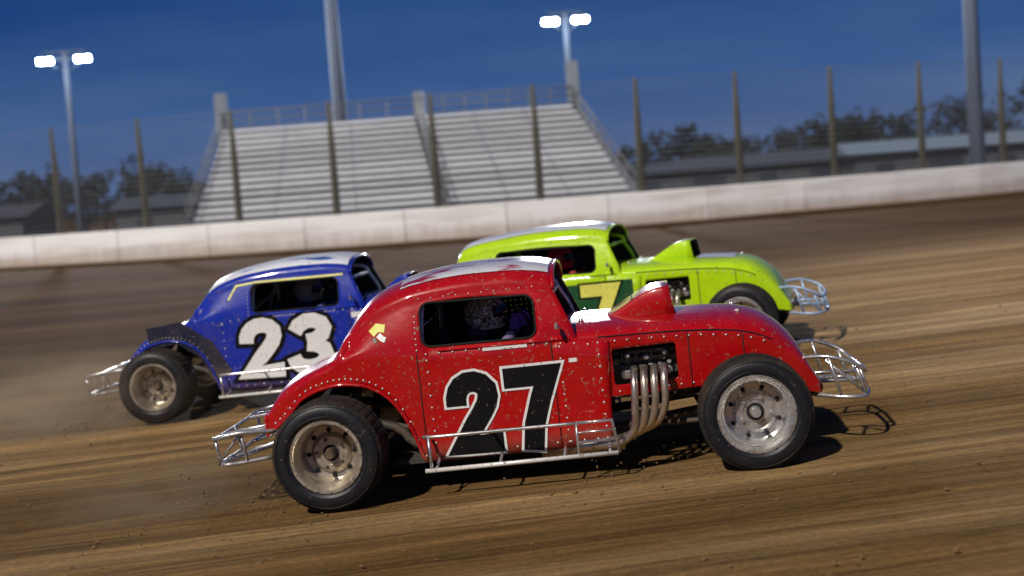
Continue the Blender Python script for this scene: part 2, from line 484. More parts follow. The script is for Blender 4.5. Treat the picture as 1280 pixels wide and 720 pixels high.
    k = MB(); k.box(((x0+x1)/2+.08, 0, .98), (.2, .38, .13), bev=.01); k.obj('air_cleaner', M_DARK, car)
    lip = MB()
    for sg in (-1, 1):
        pts = [(x, sg*(W(x)+.008), zb(x)) for x in [(-.44+.99*q/40) for q in range(41)]]
        pts.append((.575, sg*.628, .19))
        lip.tube(pts, .012, 8)
        lip.tube([(win[0]+.1, sg*(W(.7)+.004), .885), (xe+.08, sg*(W(xe)+.004), .872)], .006, 6)
    lip.obj('arch_lip', body_m, car)
    def side(x, z, lift):
        w = W(x)
        top = zh(x)
        if z > .9 and top > .92: w *= (1-.13*max(0, (z-.9)/(top-.9))**1.3)
        return (x, -(w+.002+lift), z)
    we = MB(); wpts = []
    r_ = .06; x0_, x1_ = win
    for (cx, cs, a0) in ((x1_-r_, 1, -90), (x1_-r_, 1, 0), (x0_+r_, -1, 90), (x0_+r_, -1, 180)):
        for q in range(7):
            a = R(a0+15*q); xx2 = cx+r_*math.cos(a)
            base = (lo(xx2)+r_) if a0 in (-90, 180) else (hi(xx2)-r_)
            wpts.append(side(xx2, base+r_*math.sin(a), -.004))
    we.tube(wpts, .008, 6, close=True); we.obj('window_edging', M_DARK if scheme.get('darkedge', True) else body_m, car)
    nx, nz, nh, sl, wdn = numpos
    number(num, nx, nz, nh, side, car, numfill, numout, sl, widen=wdn, ow=scheme.get('ow', .05))
    def sidef(x, z, lift):
        q = side(x, z, lift); return (q[0], -q[1], q[2])
    number(num, nx, nz, nh, lambda x, z, l: sidef(2*nx+nh*.62*len(num)-x, z, l), car, numfill, numout, 0, name='number_far', widen=1)
    def roofm(x, y, lift):
        top = zh(x); wt = W(x)*.87; r = zr(x); q = min(.995, abs(y)/wt); n = 2.6
        return (x, y, top+(r-top)*(1-q**n)**(1/n)+lift)
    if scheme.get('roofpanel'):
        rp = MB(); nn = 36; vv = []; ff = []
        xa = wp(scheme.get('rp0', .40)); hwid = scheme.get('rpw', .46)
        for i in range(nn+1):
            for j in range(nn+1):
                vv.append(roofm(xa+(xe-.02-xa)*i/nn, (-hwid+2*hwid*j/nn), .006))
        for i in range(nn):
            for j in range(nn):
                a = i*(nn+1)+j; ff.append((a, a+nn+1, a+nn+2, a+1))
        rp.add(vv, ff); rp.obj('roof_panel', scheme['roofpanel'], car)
    for (st, w, m, nm) in scheme.get('strips', []):
        q = MB(); ribbon(q, st, w, side, .003, mi=0); q.obj(nm, m, car)
    rv = MB()
    def rivet(x, z, r=.0085):
        bm = bmesh.new(); bmesh.ops.create_icosphere(bm, subdivisions=1, radius=r)
        p = side(x, z, 0)
        rv.addbm(bm, Matrix.Translation(p)@Matrix.Diagonal((1, .5, 1, 1)), True)
    x = .64
    while x < xd-.02:
        rivet(x, .23); rivet(x, lo(x)-.045 if x < xe else lo(x)-.05); x += .085
    for z in [.23+.075*q for q in range(9)]:
        rivet(wp(1.45)+.03, z); rivet(xd-.03, z); rivet(.64, z)
    for q in range(26):
        t = q/25; xx = -.40+.97*t; rivet(xx+.0, zb(xx)+.035)
    for q in range(7): rivet(win[0]-.035, .90+.035*q, .007)
    for q in range(10): rivet(win[0]+.0+(win[1]-win[0])*q/9, hi(.9)+.022, .006)
    for q in range(14):
        xx = H(1.75)+(H(2.75)-H(1.75))*q/13
        bm = bmesh.new(); bmesh.ops.create_icosphere(bm, subdivisions=1, radius=.008)
        rv.addbm(bm, Matrix.Translation((xx, -Ph['W'](xx)-.002, Ph['zh'](xx)-.02)))
        bm = bmesh.new(); bmesh.ops.create_icosphere(bm, subdivisions=1, radius=.008)
        rv.addbm(bm, Matrix.Translation((xx, -Ph['W'](xx)-.002, Ph['zb'](xx)+.03)))
    rv.obj('rivets', M_RIVET, car)
    f = MB()
    for sg in (-1, 1):
        f.tube(smooth_path([(-.42, sg*.32, .42), (-.1, sg*.34, .50), (.35, sg*.40, .40), (.6, sg*.42, .25), (1.7, sg*.42, .25), (2.2, sg*.36, .30), (3.1, sg*.32, .38)], 4), .03, 8)
        f.tube([(0, sg*.30, .50), (.9, sg*.50, .27)], .018, 8)
        f.tube([(2.65, sg*.62, .28), (1.85, sg*.42, .26)], .016, 8)
        f.tube([(2.65, sg*.60, .42), (2.05, sg*.40, .44)], .014, 8)
        f.tube([(2.60, sg*.52, .30), (2.52, sg*.38, .68)], .032, 10)
        f.tube([(.06, sg*.48, .34), (.16, sg*.38, .78)], .032, 10)
    f.tube([(0, -.66, .335), (0, .66, .335)], .045, 12); f.sphere((0, 0, .335), .13)
    f.tube([(2.65, -.68, .335), (2.65, .68, .335)], .032, 12)
    f.tube([(0, 0, .335), (1.5, 0, .36)], .035, 10)
    f.obj('chassis', M_FRAME, car)
    e = MB()
    xm = sum(hw)/2
    e.box((xm, 0, .58), (.62, .50, .34), bev=.03)
    for sg in (-1, 1):
        e.box((xm, sg*.36, .70), (.46, .14, .12), Matrix.Rotation(sg*-.5, 3, 'X').to_quaternion(), bev=.03)
        e.box((xm, sg*.40, .61), (.50, .03, .08), bev=.006)
        for q in range(6): e.tube([(hw[0]+.05+q*.06, sg*.42, .63), (hw[0]+.05+q*.06, sg*.46, .64+.01*(q % 2))], .014, 8)
        for q in range(4): e.tube(smooth_path([(hw[0]+.03+q*.1, sg*.30, .78), (hw[0]+.06+q*.1, sg*.45, .755), (hw[0]+.05+q*.09, sg*.47, .67)], 5), .008, 6)
    e.tube([(xm-.1, 0, .75), (xm-.1, 0, .92)], .10, 16)
    e.obj('engine', M_ENG, car, autos=R(35))
    e2 = MB()
    for q in range(3): e2.sphere((hw[0]+.09+q*.12, -.475, .715-.02*(q % 2)), .022, 1, .8, 1)
    e2.box((hw[1]-.08, -.455, .60), (.09, .04, .05), bev=.01); e2.box((hw[0]+.08, -.455, .59), (.07, .04, .06), bev=.01)
    e2.obj('engine_fittings', M_CHROME, car, autos=R(35))
    xx = MB()
    for q in range(4):
        px = hw[0]+.11+q*.062
        pth = smooth_path([(px+.02, -.43, .62), (px+.015, -.60-.01*q, .63), (px+.01, -.685-.006*q, .56), (px, -.70, .42), (px-.02-.015*q, -.69+.012*q, .28+.008*q), (px-.10-.035*q, -.66+.02*q, .20+.014*q), (hw[0]-.06, -.62+.015*(q % 2), .185+.02*(q//2))], 6)
        xx.tube(pth, .0235, 12)
    xx.tube([(hw[0]+.02, -.62, .195), (hw[0]-.12, -.60, .19), (hw[0]-.5, -.55, .17)], [.05, .045, .045], 14)
    xx.obj('exhaust_headers', M_EXH, car)
    nb_ = MB(); nw = MB()
    for sg in (-1, 1):
        Y = sg*.80; a, b2 = .60, 1.78
        nw.tube([(a-.02, Y, .165), (b2, Y, .165)], .014, 10)
        nb_.tube(smooth_path([(a, sg*.66, .36), (a+.03, Y, .375), (1.2, Y, .372), (b2-.22, Y, .37)], 4), .011, 8)
        nb_.tube([(b2-.24, Y, .37), (b2-.24, Y, .25), (b2+.01, Y, .25)], .010, 8)
        nb_.tube([(b2-.24, Y, .37), (b2-.02, Y, .37), (b2+.01, Y, .165)], .011, 8)
        nb_.tube([(b2-.24, Y, .31), (b2, Y, .31)], .007, 8)
        for q in (a+.02, b2-.24): nb_.tube([(q, Y, .37), (q, Y, .17)], .010, 8)
        for q in (a+.05, 1.05, 1.45, b2-.05): nb_.tube([(q, Y, .17), (q, sg*.42, .24)], .010, 8)
        nb_.tube([(a+.4, Y, .37), (a+.4, sg*.60, .34)], .010, 8)
    nw.obj('nerf_bar_rail', M_WTUBE, car); nb_.obj('nerf_bars', M_CHROME, car)
    bp = MB()
    xb = -.80
    lp = smooth_path([(-.40, -.52, .47), (-.62, -.60, .49), (xb, -.56, .46), (xb-.03, -.3, .44), (xb-.03, .3, .44), (xb, .56, .46), (-.62, .60, .49), (-.40, .52, .47)], 5)
    bp.tube(lp, .014, 8)
    lp = smooth_path([(-.45, -.50, .30), (-.66, -.56, .29), (xb+.02, -.52, .29), (xb, 0, .28), (xb+.02, .52, .29), (-.66, .56, .29), (-.45, .50, .30)], 5)
    bp.tube(lp, .014, 8)
    for y in (-.54, 0, .54): bp.tube([(xb+(.0 if abs(y) > .5 else -.02), y, .45), (xb+.01, y*.97, .285)], .011, 8)
    for y in (-.5, -.32, .32, .5):
        bp.tube([(xb, y, .45), (-.30, y*.8, .50)], .012, 8); bp.tube([(xb+.02, y, .29), (-.20, y*.75, .42)], .012, 8)
    bp.tube([(-.62, -.58, .49), (-.60, -.55, .29)], .011, 8); bp.tube([(-.62, -.58, .49), (xb, -.53, .29)], .009, 8)
    bp.obj('rear_bumper', M_CHROME, car)
    fb = MB(); dz = -.05
    Z = lambda pts: [(p[0], p[1], p[2]+dz) for p in pts]
    fb.tube(smooth_path(Z([(2.95, -.34, .62), (3.14, -.44, .62), (3.30, -.44, .56), (3.37, -.36, .50), (3.39, 0, .49), (3.37, .36, .50), (3.30, .44, .56), (3.14, .44, .62), (2.95, .34, .62)]), 5), .014, 8)
    fb.tube(smooth_path(Z([(3.02, -.32, .38), (3.2, -.44, .36), (3.36, -.40, .35), (3.41, 0, .35), (3.36, .40, .35), (3.2, .44, .36), (3.02, .32, .38)]), 5), .014, 8)
    for y in (-.42, -.2, .2, .42): fb.tube(Z([(3.36 if abs(y) < .4 else 3.31, y, .54 if abs(y) > .4 else .495), (3.40 if abs(y) < .4 else 3.36, y*.95, .35)]), .011, 8)
    fb.tube(Z([(3.14, -.44, .62), (3.2, -.44, .36)]), .011, 8); fb.tube(Z([(3.14, .44, .62), (3.2, .44, .36)]), .011, 8)
    fb.tube(Z([(3.12, -.44, .60), (3.36, -.40, .36)]), .009, 8)
    for y in (-.2, .2): fb.tube(Z([(3.38, y, .42), (3.0, y, .44)]), .012, 8)
    fb.obj('front_bumper', M_CHROME if not scheme.get('bump') else scheme['bump'], car)
    cg = MB()
    xr, xf = wp(.60), wp(1.38)
    for sg in (-1, 1):
        cg.tube(smooth_path([(xr, sg*.50, .22), (xr, sg*.52, .8), (xr+.02, sg*.45, 1.15), (xr+.1, sg*.40, 1.24), (xf-.05, sg*.40, 1.22), (xf+.08, sg*.46, 1.10), (xf+.16, sg*.52, .85), (xf+.16, sg*.52, .25)], 5), .02, 8)
        cg.tube([(xr, sg*.52, .62), (xf+.15, sg*.53, .60)], .018, 8)
        cg.tube([(xr, sg*.50, 1.05), (wp(.14), sg*.34, .72)], .018, 8)
    cg.tube([(xr, -.45, 1.17), (xr, .45, 1.17)], .02, 8); cg.tube([(xr, -.5, .85), (xr, .5, .85)], .018, 8)
    cg.tube([(xf+.06, -.45, 1.14), (xf+.06, .45, 1.14)], .02, 8)
    cg.tube([(xr, -.5, .4), (xr, .42, 1.15)], .018, 8)
    cg.tube([(xf+.12, -.5, .85), (xf+.12, .5, .85)], .018, 8)
    cg.obj('roll_cage', scheme.get('cage', M_CHROME), car)
    hx = wp(.98)
    st = MB()
    st.box((hx-.22, DY, .62), (.05, .46, .74), Matrix.Rotation(-.2, 3, 'Y').to_quaternion(), bev=.02)
    st.box((hx-.02, DY, .30), (.45, .44, .06), bev=.02)
    for sg in (-1, 1):
        st.box((hx-.12, DY+sg*.23, .70), (.22, .03, .26), Matrix.Rotation(-.2, 3, 'Y').to_quaternion(), bev=.012)
    st.obj('racing_seat', M_FRAME, car)
    sw = MB()
    C = Vector((hx+.27, DY, .92)); ax = Matrix.Rotation(R(-25), 3, 'Y')
    ring = [C+ax@Vector((0, .16*math.cos(a), .16*math.sin(a))) for a in [2*math.pi*q/28 for q in range(28)]]
    sw.tube(ring, .014, 8, close=True)
    for a in (0.5, 2.6, 4.7): sw.tube([C, C+ax@Vector((0, .16*math.cos(a), .16*math.sin(a)))], .01, 6)
    sw.tube([C, C+Vector((.4, 0, -.22))], .014, 8)
    sw.obj('steering_wheel', M_FRAME, car)
    return car, hx, ring

def build_wheel(car, x, sg, Rr, Wd, rim, steer, rimmat, nm):
    w = empty(nm, (x, sg*(.95-Wd/2), Rr-.008), (0, random.uniform(0, 6), R(steer))); w.parent = car
    h = Wd/2; o = sg
    def side_prof(s):
        return [(s*h*.80, rim-.004), (s*h*.93, rim+.012), (s*h*1.02, rim+.035), (s*h*1.04, rim+.4*(Rr-rim)), (s*h*1.0, rim+.7*(Rr-rim)), (s*h*.93, Rr-.022)]
    t = MB()
    for s in (-1, 1):
        t.lathe_y(side_prof(s), (0, 0, 0), 72, flip=1)
    for s in (-1, 1):
        for rr in (rim+.30*(Rr-rim), rim+.78*(Rr-rim)):
            yy = s*h*(1.035 if rr < rim+.5*(Rr-rim) else .985)
            t.tube([(rr*math.cos(a), yy, rr*math.sin(a)) for a in [2*math.pi*q/64 for q in range(64)]], .003, 5, close=True)
    t.obj('tyre_sidewall', M_TYRE, w, recalc=True)
    tr = MB()
    pr = [(-h*.93, Rr-.022), (-h*.82, Rr-.004)]
    mask = [0, 1]
    xs = [-.80, -.50, -.49, -.44, -.43, -.06, -.05, .05, .06, .43, .44, .49, .50, .80]
    dp = [0, 0, 1, 1, 0, 0, 1, 1, 0, 0, 1, 1, 0, 0]
    for a, q in zip(xs, dp): pr.append((a*h, Rr-.002*abs(a)-(.008 if q else 0))); mask.append(1)
    pr += [(h*.82, Rr-.004), (h*.93, Rr-.022)]; mask += [1, 0]
    seg = 40*5
    def rmod(j, k, r):
        ph = (k+(2 if j % 4 > 1 else 0)) % 5
        return r-.004 if (mask[j] and ph == 0) else r
    tr.lathe_y(pr, (0, 0, 0), seg, rmod)
    tr.obj('tyre_tread', M_TREAD, w, recalc=True, autos=R(30))
    r = MB()
    r.lathe_y([(o*h*.80, rim-.006), (o*h*.95, rim+.014), (o*h*.985, rim+.010), (o*h*.985, rim-.006), (o*h*.93, rim-.013), (o*h*.60, rim-.020), (o*h*.52, rim-.032), (o*h*.15, rim*.80), (o*h*-.1, rim*.76), (o*h*-.12, rim*.60),
               (o*h*.02, rim*.54), (o*h*.10, rim*.48), (o*h*.10, rim*.34), (o*h*.04, rim*.33), (o*h*.04, 0.0)], (0, 0, 0), 64)
    r.lathe_y([(-o*h*.85, rim+.01), (-o*h*.85, rim-.02), (-o*h*.3, rim-.03), (-o*h*.25, rim-.04), (-o*h*.25, 0)], (0, 0, 0), 48)
    nb = 16
    for q in range(nb):
        a = 2*math.pi*q/nb
        r.tube([((rim-.0)*math.cos(a), o*h*.975, (rim)*math.sin(a)), ((rim)*math.cos(a), o*(h*.985+.007), (rim)*math.sin(a))], .007, 6)
    r.obj('rim', rimmat, w, recalc=True, autos=R(35))
    d = MB()
    for q in range(8):
        a = 2*math.pi*(q+.5)/8; rr = rim*.67
        d.lathe_y([(o*(-h*.11+.010), 0.0), (o*(-h*.11+.010), .014), (o*(-h*.15), .0145)], (rr*math.cos(a), 0, rr*math.sin(a)), 12)  # dark proud discs paint in the shade of open rim holes
    d.lathe_y([(o*(h*.04+.004), 0), (o*(h*.04+.004), rim*.24)], (0, 0, 0), 20)
    d.obj('rim_slot_discs', M_DARK, w)
    n = MB()
    for q in range(5):
        a = 2*math.pi*q/5; rr = rim*.42
        n.tube([(rr*math.cos(a), o*h*.08, rr*math.sin(a)), (rr*math.cos(a), o*(h*.10+.022), rr*math.sin(a))], .0105, 6)
    n.tube([(0, o*h*.0, 0), (0, o*(h*.10+.065), 0)], [.038, .028], 14)
    n.obj('hub', M_CHROME if rimmat is M_RIM else M_FRAME, w, autos=R(35))

def build_driver(car, hx, ring, suit, glove, helm):
    d = empty('race_driver', car.location, car.rotation_euler)
    Y = DY
    J = {'pel': (hx-.05, Y, .38, .15, .13), 'bel': (hx-.10, Y, .55, .14, .12), 'che': (hx-.12, Y, .72, .155, .12), 'nek': (hx-.08, Y, .88, .06, .06), 'hd': (hx-.03, Y, .98, .06, .06),
         'sR': (hx-.10, Y-.19, .80, .075, .07), 'sL': (hx-.10, Y+.19, .80, .075, .07),
         'eR': (hx+.04, Y-.30, .74, .052, .05), 'eL': (hx+.04, Y+.30, .74, .052, .05),
         'wR': (hx+.20, Y-.18, .93, .033, .033), 'wL': (hx+.20, Y+.18, .93, .033, .033),
         'hR': (hx-.02, Y-.11, .37, .10, .09), 'hL': (hx-.02, Y+.11, .37, .10, .09),
         'kR': (hx+.40, Y-.14, .50, .07, .065), 'kL': (hx+.40, Y+.14, .50, .07, .065),
         'fR': (hx+.68, Y-.12, .30, .045, .045), 'fL': (hx+.68, Y+.12, .30, .045, .045)}
    E = [('pel','bel'),('bel','che'),('che','nek'),('nek','hd'),('che','sR'),('che','sL'),('sR','eR'),('sL','eL'),('eR','wR'),('eL','wL'),('pel','hR'),('pel','hL'),('hR','kR'),('hL','kL'),('kR','fR'),('kL','fL')]
    names = list(J); me = bpy.data.meshes.new('driver_body')
    me.from_pydata([J[n][:3] for n in names], [(names.index(a), names.index(b)) for a, b in E], [])
    o = bpy.data.objects.new('driver_body', me); COL.objects.link(o); o.parent = d
    sk = o.modifiers.new('skin', 'SKIN'); sv = me.skin_vertices[0].data
    for i, n in enumerate(names): sv[i].radius = J[n][3:]; sv[i].use_root = (n == 'pel')
    o.modifiers.new('sub', 'SUBSURF').levels = 2; o.modifiers['sub'].render_levels = 2
    me.materials.append(suit)
    g = MB()
    C = Vector((hx+.27, Y, .92)); ax = Matrix.Rotation(R(-25), 3, 'Y')
    for sg in (-1, 1):
        a0 = (0.45 if sg > 0 else math.pi-.45)
        wr = Vector(J['wR' if sg < 0 else 'wL'][:3])
        P = C+ax@Vector((0, .16*math.cos(a0), .16*math.sin(a0)))
        pal = P+Vector((-.035, 0, .005))
        g.tube(smooth_path([wr, wr.lerp(pal, .5), pal, P+Vector((-.012, 0, .02))], 4), [.030]*4+[.034]*4+[.033]*4+[.022], 10)
        for q in range(4):
            a = a0+(q-1.5)*.13; ln = (.9, 1.0, .95, .78)[q]
            B = C+ax@Vector((0, .16*math.cos(a), .16*math.sin(a))); nx = ax@Vector((1, 0, 0)); rd = (B-C).normalized()
            pts = [B-nx*.030+rd*.004, B-nx*.012+rd*.024, B+nx*.014*ln+rd*.022, B+nx*.026*ln+rd*.002, B+nx*.016*ln-rd*.016]
            g.tube(smooth_path(pts, 3), [.010]*9+[.009]*3+[.007], 8)
        tdir = (ax@Vector((0, -math.sin(a0), math.cos(a0))))*(1 if sg > 0 else -1)
        g.tube(smooth_path([pal, pal+tdir*.035-Vector((.0, 0, 0)), P+tdir*.055-Vector((.012, 0, 0))], 4), [.014]*4+[.012]*4+[.009], 8)
    g.obj('gloved_hands', glove, d)
    h = MB(); hc = Vector((hx+.0, Y, 1.045))
    bm = bmesh.new(); bmesh.ops.create_uvsphere(bm, u_segments=28, v_segments=20, radius=1)
    for v in bm.verts:
        c = v.co
        x = c.x*.145; y = c.y*.122; z = c.z*.135
        if c.z < -.2 and c.x > 0: x += .03*min(1, (-.2-c.z)*2)*c.x
        if c.z < -.75: z = -.135*.80
        if c.z > .2: x *= 1-.05*(c.z-.2)
        v.co = Vector((x, y, z))
    h.addbm(bm, Matrix.Translation(hc)); h.obj('helmet', helm, d)
    vz = MB(); vv = []; ff = []
    for i in range(15):
        a = -1.15+2.3*i/14
        for j in range(5):
            zz = -.028+.075*j/4; s = math.sqrt(max(0, 1-(zz/.135)**2))
            vv.append(hc+Vector((.153*math.cos(a)*s+.002, .129*math.sin(a)*s, zz)))
    for i in range(14):
        for j in range(4): ff.append((i*5+j, (i+1)*5+j, (i+1)*5+j+1, i*5+j+1))
    vz.add(vv, ff); vz.obj('visor', M_VISOR, d)
    hs = MB()
    for sg in (-1, 1):
        hs.tube(smooth_path([(hx-.20, Y+sg*.08, .86), (hx-.10, Y+sg*.09, .895), (hx+.01, Y+sg*.08, .80), (hx+.04, Y+sg*.04, .60)], 4), .016, 6)
    hs.obj('harness', M_WEBBING, d)
    return d

ident = [(-.47,-.47),(.1,.1),(.6,.6),(1.35,1.35),(1.75,1.75)]
red, hx, ring = build_car((-1.12, 9.90), R(-5.0), ident, M_RED, M_RED, '27', M_BLACK, M_WHITE, (.73, .20, .54, .0, 1.03), 1.45,
    dict(roofpanel=M_RSHINE, ow=.06, rp0=.50, hoodpatch=M_RSHINE, hoodrect=(1.60, 1.95, -.05, .45), strips=[  # roof and cowl shine painted on as white patches
        ([(.30,1.03),(.34,1.065),(.39,1.055)], .05, M_YEL, 'sticker_a'),
        ([(.345,1.02),(.37,.995),(.39,.985)], .035, M_WHITE, 'sticker_b'),
        ([(.315,1.00),(.33,.975)], .02, M_GREEN, 'sticker_c'),
        ([(1.53,.74),(1.58,.74)], .025, M_WHITE, 'sponsor_a'),
        ([(1.0,.865),(1.28,.862)], .022, M_WHITE, 'name_sticker')]))
build_wheel(red, 0, -1, .345, .34, .215, 0, M_RIMD, 'rear_wheel')
build_wheel(red, 0, 1, .345, .34, .215, 0, M_RIMD, 'rear_wheel_far')
build_wheel(red, 2.63, -1, .345, .27, .225, 1, M_RIM, 'front_wheel')
build_wheel(red, 2.63, 1, .345, .27, .225, 1, M_RIM, 'front_wheel_far')
build_driver(red, hx, ring, M_SUIT, M_GLOVE, M_HELMET)

blue, hx, ring = build_car((-3.33, 14.75), R(-6.0), [(-.47,-.38),(.1,.36),(.42,.70),(.6,.92),(1.35,1.80),(1.47,1.92),(1.75,2.12)], M_BLUE, M_NAVY, '23', M_WHITE, M_BLACK, (.74, .27, .60, .08, 1.25), 1.88,
    dict(roofpanel=M_RBLUE, ow=.13, rp0=.24, rpw=.50, cage=M_WTUBE, strips=[
        ([(.72,1.06),(.80,1.185),(1.0,1.203),(1.85,1.19)], .018, M_YEL, 'neon_stripe'),
        ([(-.12,.77),(.2,.80),(.45,.62),(.60,.34)], .20, M_NAVY, 'navy_panel'),
        ([(1.90,.80),(2.02,.80)], .05, M_WHITE, 'sponsor_a')]))
for x, wd, rm, n in ((0, .34, M_RIMD, 'rear_wheel'), (2.65, .27, M_RIM, 'front_wheel')):
    for sg in (-1, 1): build_wheel(blue, x, sg, .345, wd, .215, 0, rm, n+('' if sg < 0 else '_far'))
build_driver(blue, hx, ring, simple('race_suit_blue', (.06, .10, .3), .85), simple('glove_black', (.03, .03, .03), .7), simple('helmet_grey', (.30, .27, .22), .25))

green, hx, ring = build_car((-.20, 15.28), R(-15.0), [(-.47,-.28),(.1,-.21),(.25,-.17),(.42,-.08),(.6,.22),(1.35,1.27),(1.47,1.39),(1.75,1.66)], M_LIME, M_LIME, '7', M_YEL, M_BLACK, (1.08, .28, .52, 0, 1.2), 1.37,
    dict(roofpanel=M_RWHITE, ow=.08, rp0=.30, rpw=.44, cage=M_LIME, bump=M_BTUBE, hoodpatch=M_RWHITE, hoodrect=(2.25, 2.60, -.30, .30), strips=[
        ([(.72,.54),(1.62,.56)], .50, M_GREEN, 'green_side_panel')]))
for x, wd, rm, n in ((0, .34, M_RIMD, 'rear_wheel'), (2.65, .27, M_RIM, 'front_wheel')):
    for sg in (-1, 1): build_wheel(green, x, sg, .345, wd, .215, 0, rm, n+('' if sg < 0 else '_far'))
build_driver(green, hx, ring, simple('race_suit_red', (.4, .04, .04), .85), simple('glove_blk', (.03, .03, .03), .7), simple('helmet_red', (.6, .05, .06), .25))

# ------------------------------------------------------------------ ground
def axis(lo, hi, step, far, neg=True):
    a = []; x = lo
    while x <= hi+1e-6: a.append(x); x += step
    s = step; x = hi
    while x < far: s *= 1.18; x += s; a.append(x)
    s = step; x = lo
    if neg:
        while x > -far: s *= 1.18; x -= s; a.insert(0, x)
    return a
gx = axis(-12, 12, .12, 1500); gy = axis(6, 20, .07, 1500)
vs = []
for y in gy:
    for x in gx:
        z = gz(x, y)
        if abs(x) < 40 and -5 < y < 60:
            fa = 1-ss((abs(x)-15)/25)
            z += fa*(.030*noise.noise(Vector((x*.12, y*1.3+.05*x, 0)))+.016*noise.noise(Vector((x*.4, y*4.5, 7)))+.008*noise.noise(Vector((x*2.5, y*9, 3))))-.008
        vs.append((x, y, z))
n = len(gx); fs = [(j*n+i, j*n+i+1, (j+1)*n+i+1, (j+1)*n+i) for j in range(len(gy)-1) for i in range(n-1)]
g = MB(); g.add(vs, fs)
m, nt, b, N, L = newmat('dirt')
tc = N.new('ShaderNodeTexCoord').outputs['Object']
rot = N.new('ShaderNodeMapping'); rot.inputs['Rotation'].default_value = (0, 0, R(-4)); L.new(tc, rot.inputs['Vector']); tv = rot.outputs[0]
n1 = tex(nt, 'noise', tv, 1.0, 7, .62, (.05, .55, 1)); n2 = tex(nt, 'noise', tv, 1.0, 6, .65, (.16, 4.0, 1)); n3 = tex(nt, 'noise', tc, 22, 5, .7); n4 = tex(nt, 'noise', tv, 1.0, 4, .6, (.8, 16, 1))
c1 = ramp(nt, n1.outputs[0], [(.30, (.088, .047, .015)), (.48, (.195, .112, .041)), (.66, (.33, .215, .098))])
f2 = ramp(nt, n2.outputs[0], [(.32, .48), (.68, 1.32)])
c2 = mixc(nt, 1.0, c1.outputs[0], f2.outputs[0], 'MULTIPLY')
f3 = ramp(nt, n3.outputs[0], [(.3, .75), (.7, 1.2)])
c3 = mixc(nt, 1.0, c2, f3.outputs[0], 'MULTIPLY')
f4 = ramp(nt, n4.outputs[0], [(.3, .75), (.7, 1.2)])
c3 = mixc(nt, 1.0, c3, f4.outputs[0], 'MULTIPLY')
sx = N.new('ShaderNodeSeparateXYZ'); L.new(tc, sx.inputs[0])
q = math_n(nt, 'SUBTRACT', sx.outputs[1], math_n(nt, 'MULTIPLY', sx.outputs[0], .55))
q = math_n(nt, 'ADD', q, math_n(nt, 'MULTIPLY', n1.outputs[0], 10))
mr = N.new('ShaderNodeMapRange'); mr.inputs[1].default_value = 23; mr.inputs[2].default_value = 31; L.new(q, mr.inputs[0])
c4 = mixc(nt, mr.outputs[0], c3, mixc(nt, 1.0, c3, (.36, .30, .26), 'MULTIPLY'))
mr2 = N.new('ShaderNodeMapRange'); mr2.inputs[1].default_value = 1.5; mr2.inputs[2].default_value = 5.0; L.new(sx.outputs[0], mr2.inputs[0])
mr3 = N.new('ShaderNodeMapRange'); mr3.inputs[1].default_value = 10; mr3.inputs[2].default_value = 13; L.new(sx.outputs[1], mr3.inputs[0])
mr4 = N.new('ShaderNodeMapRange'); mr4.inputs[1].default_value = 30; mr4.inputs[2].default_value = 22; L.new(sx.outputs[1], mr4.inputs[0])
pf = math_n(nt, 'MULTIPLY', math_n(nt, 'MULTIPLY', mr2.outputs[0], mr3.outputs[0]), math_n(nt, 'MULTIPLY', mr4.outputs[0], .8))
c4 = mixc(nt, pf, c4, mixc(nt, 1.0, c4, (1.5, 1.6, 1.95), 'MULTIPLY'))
L.new(c4, b.inputs['Base Color']); b.inputs['Roughness'].default_value = 1.0; b.inputs['Specular IOR Level'].default_value = .05
bp = N.new('ShaderNodeBump'); bp.inputs['Strength'].default_value = .9; bp.inputs['Distance'].default_value = .035
hh = math_n(nt, 'ADD', math_n(nt, 'MULTIPLY', n2.outputs[0], 1.0), math_n(nt, 'ADD', math_n(nt, 'MULTIPLY', n3.outputs[0], .35), math_n(nt, 'MULTIPLY', n4.outputs[0], .5)))
L.new(hh, bp.inputs['Height']); L.new(bp.outputs[0], b.inputs['Normal'])
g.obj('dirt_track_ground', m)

cl = MB()
for k in range(2600):
    y = 6+14*random.random()**1.3; x = random.uniform(-7, 7)*y/9
    r = .003+.013*random.random()**4
    bm = bmesh.new(); bmesh.ops.create_icosphere(bm, subdivisions=1, radius=r)
    for v in bm.verts: v.co *= random.uniform(.6, 1.3)
    cl.addbm(bm, Matrix.Translation((x, y, gz(x, y)+r*.3))@Matrix.Diagonal((1.3, 1, .6, 1)), False)
for (cx, cy) in ((-1.5, 9.1), (-3.9, 13.8), (-1.6, 9.5), (1.2, 9.0)):
    for k in range(90):
        x = cx-abs(random.gauss(0, .6)); y = cy+random.gauss(0, .3); z = gz(x, y)+abs(random.gauss(0, .10))*(1+abs(x-cx))*.6
        r = .003+.009*random.random()**3
        bm = bmesh.new(); bmesh.ops.create_icosphere(bm, subdivisions=1, radius=r)
        for v in bm.verts: v.co *= random.uniform(.6, 1.3)
        cl.addbm(bm, Matrix.Translation((x, y, z)), False)
cl.obj('dirt_clods', simple('clod_dirt', (.17, .10, .042), .95))

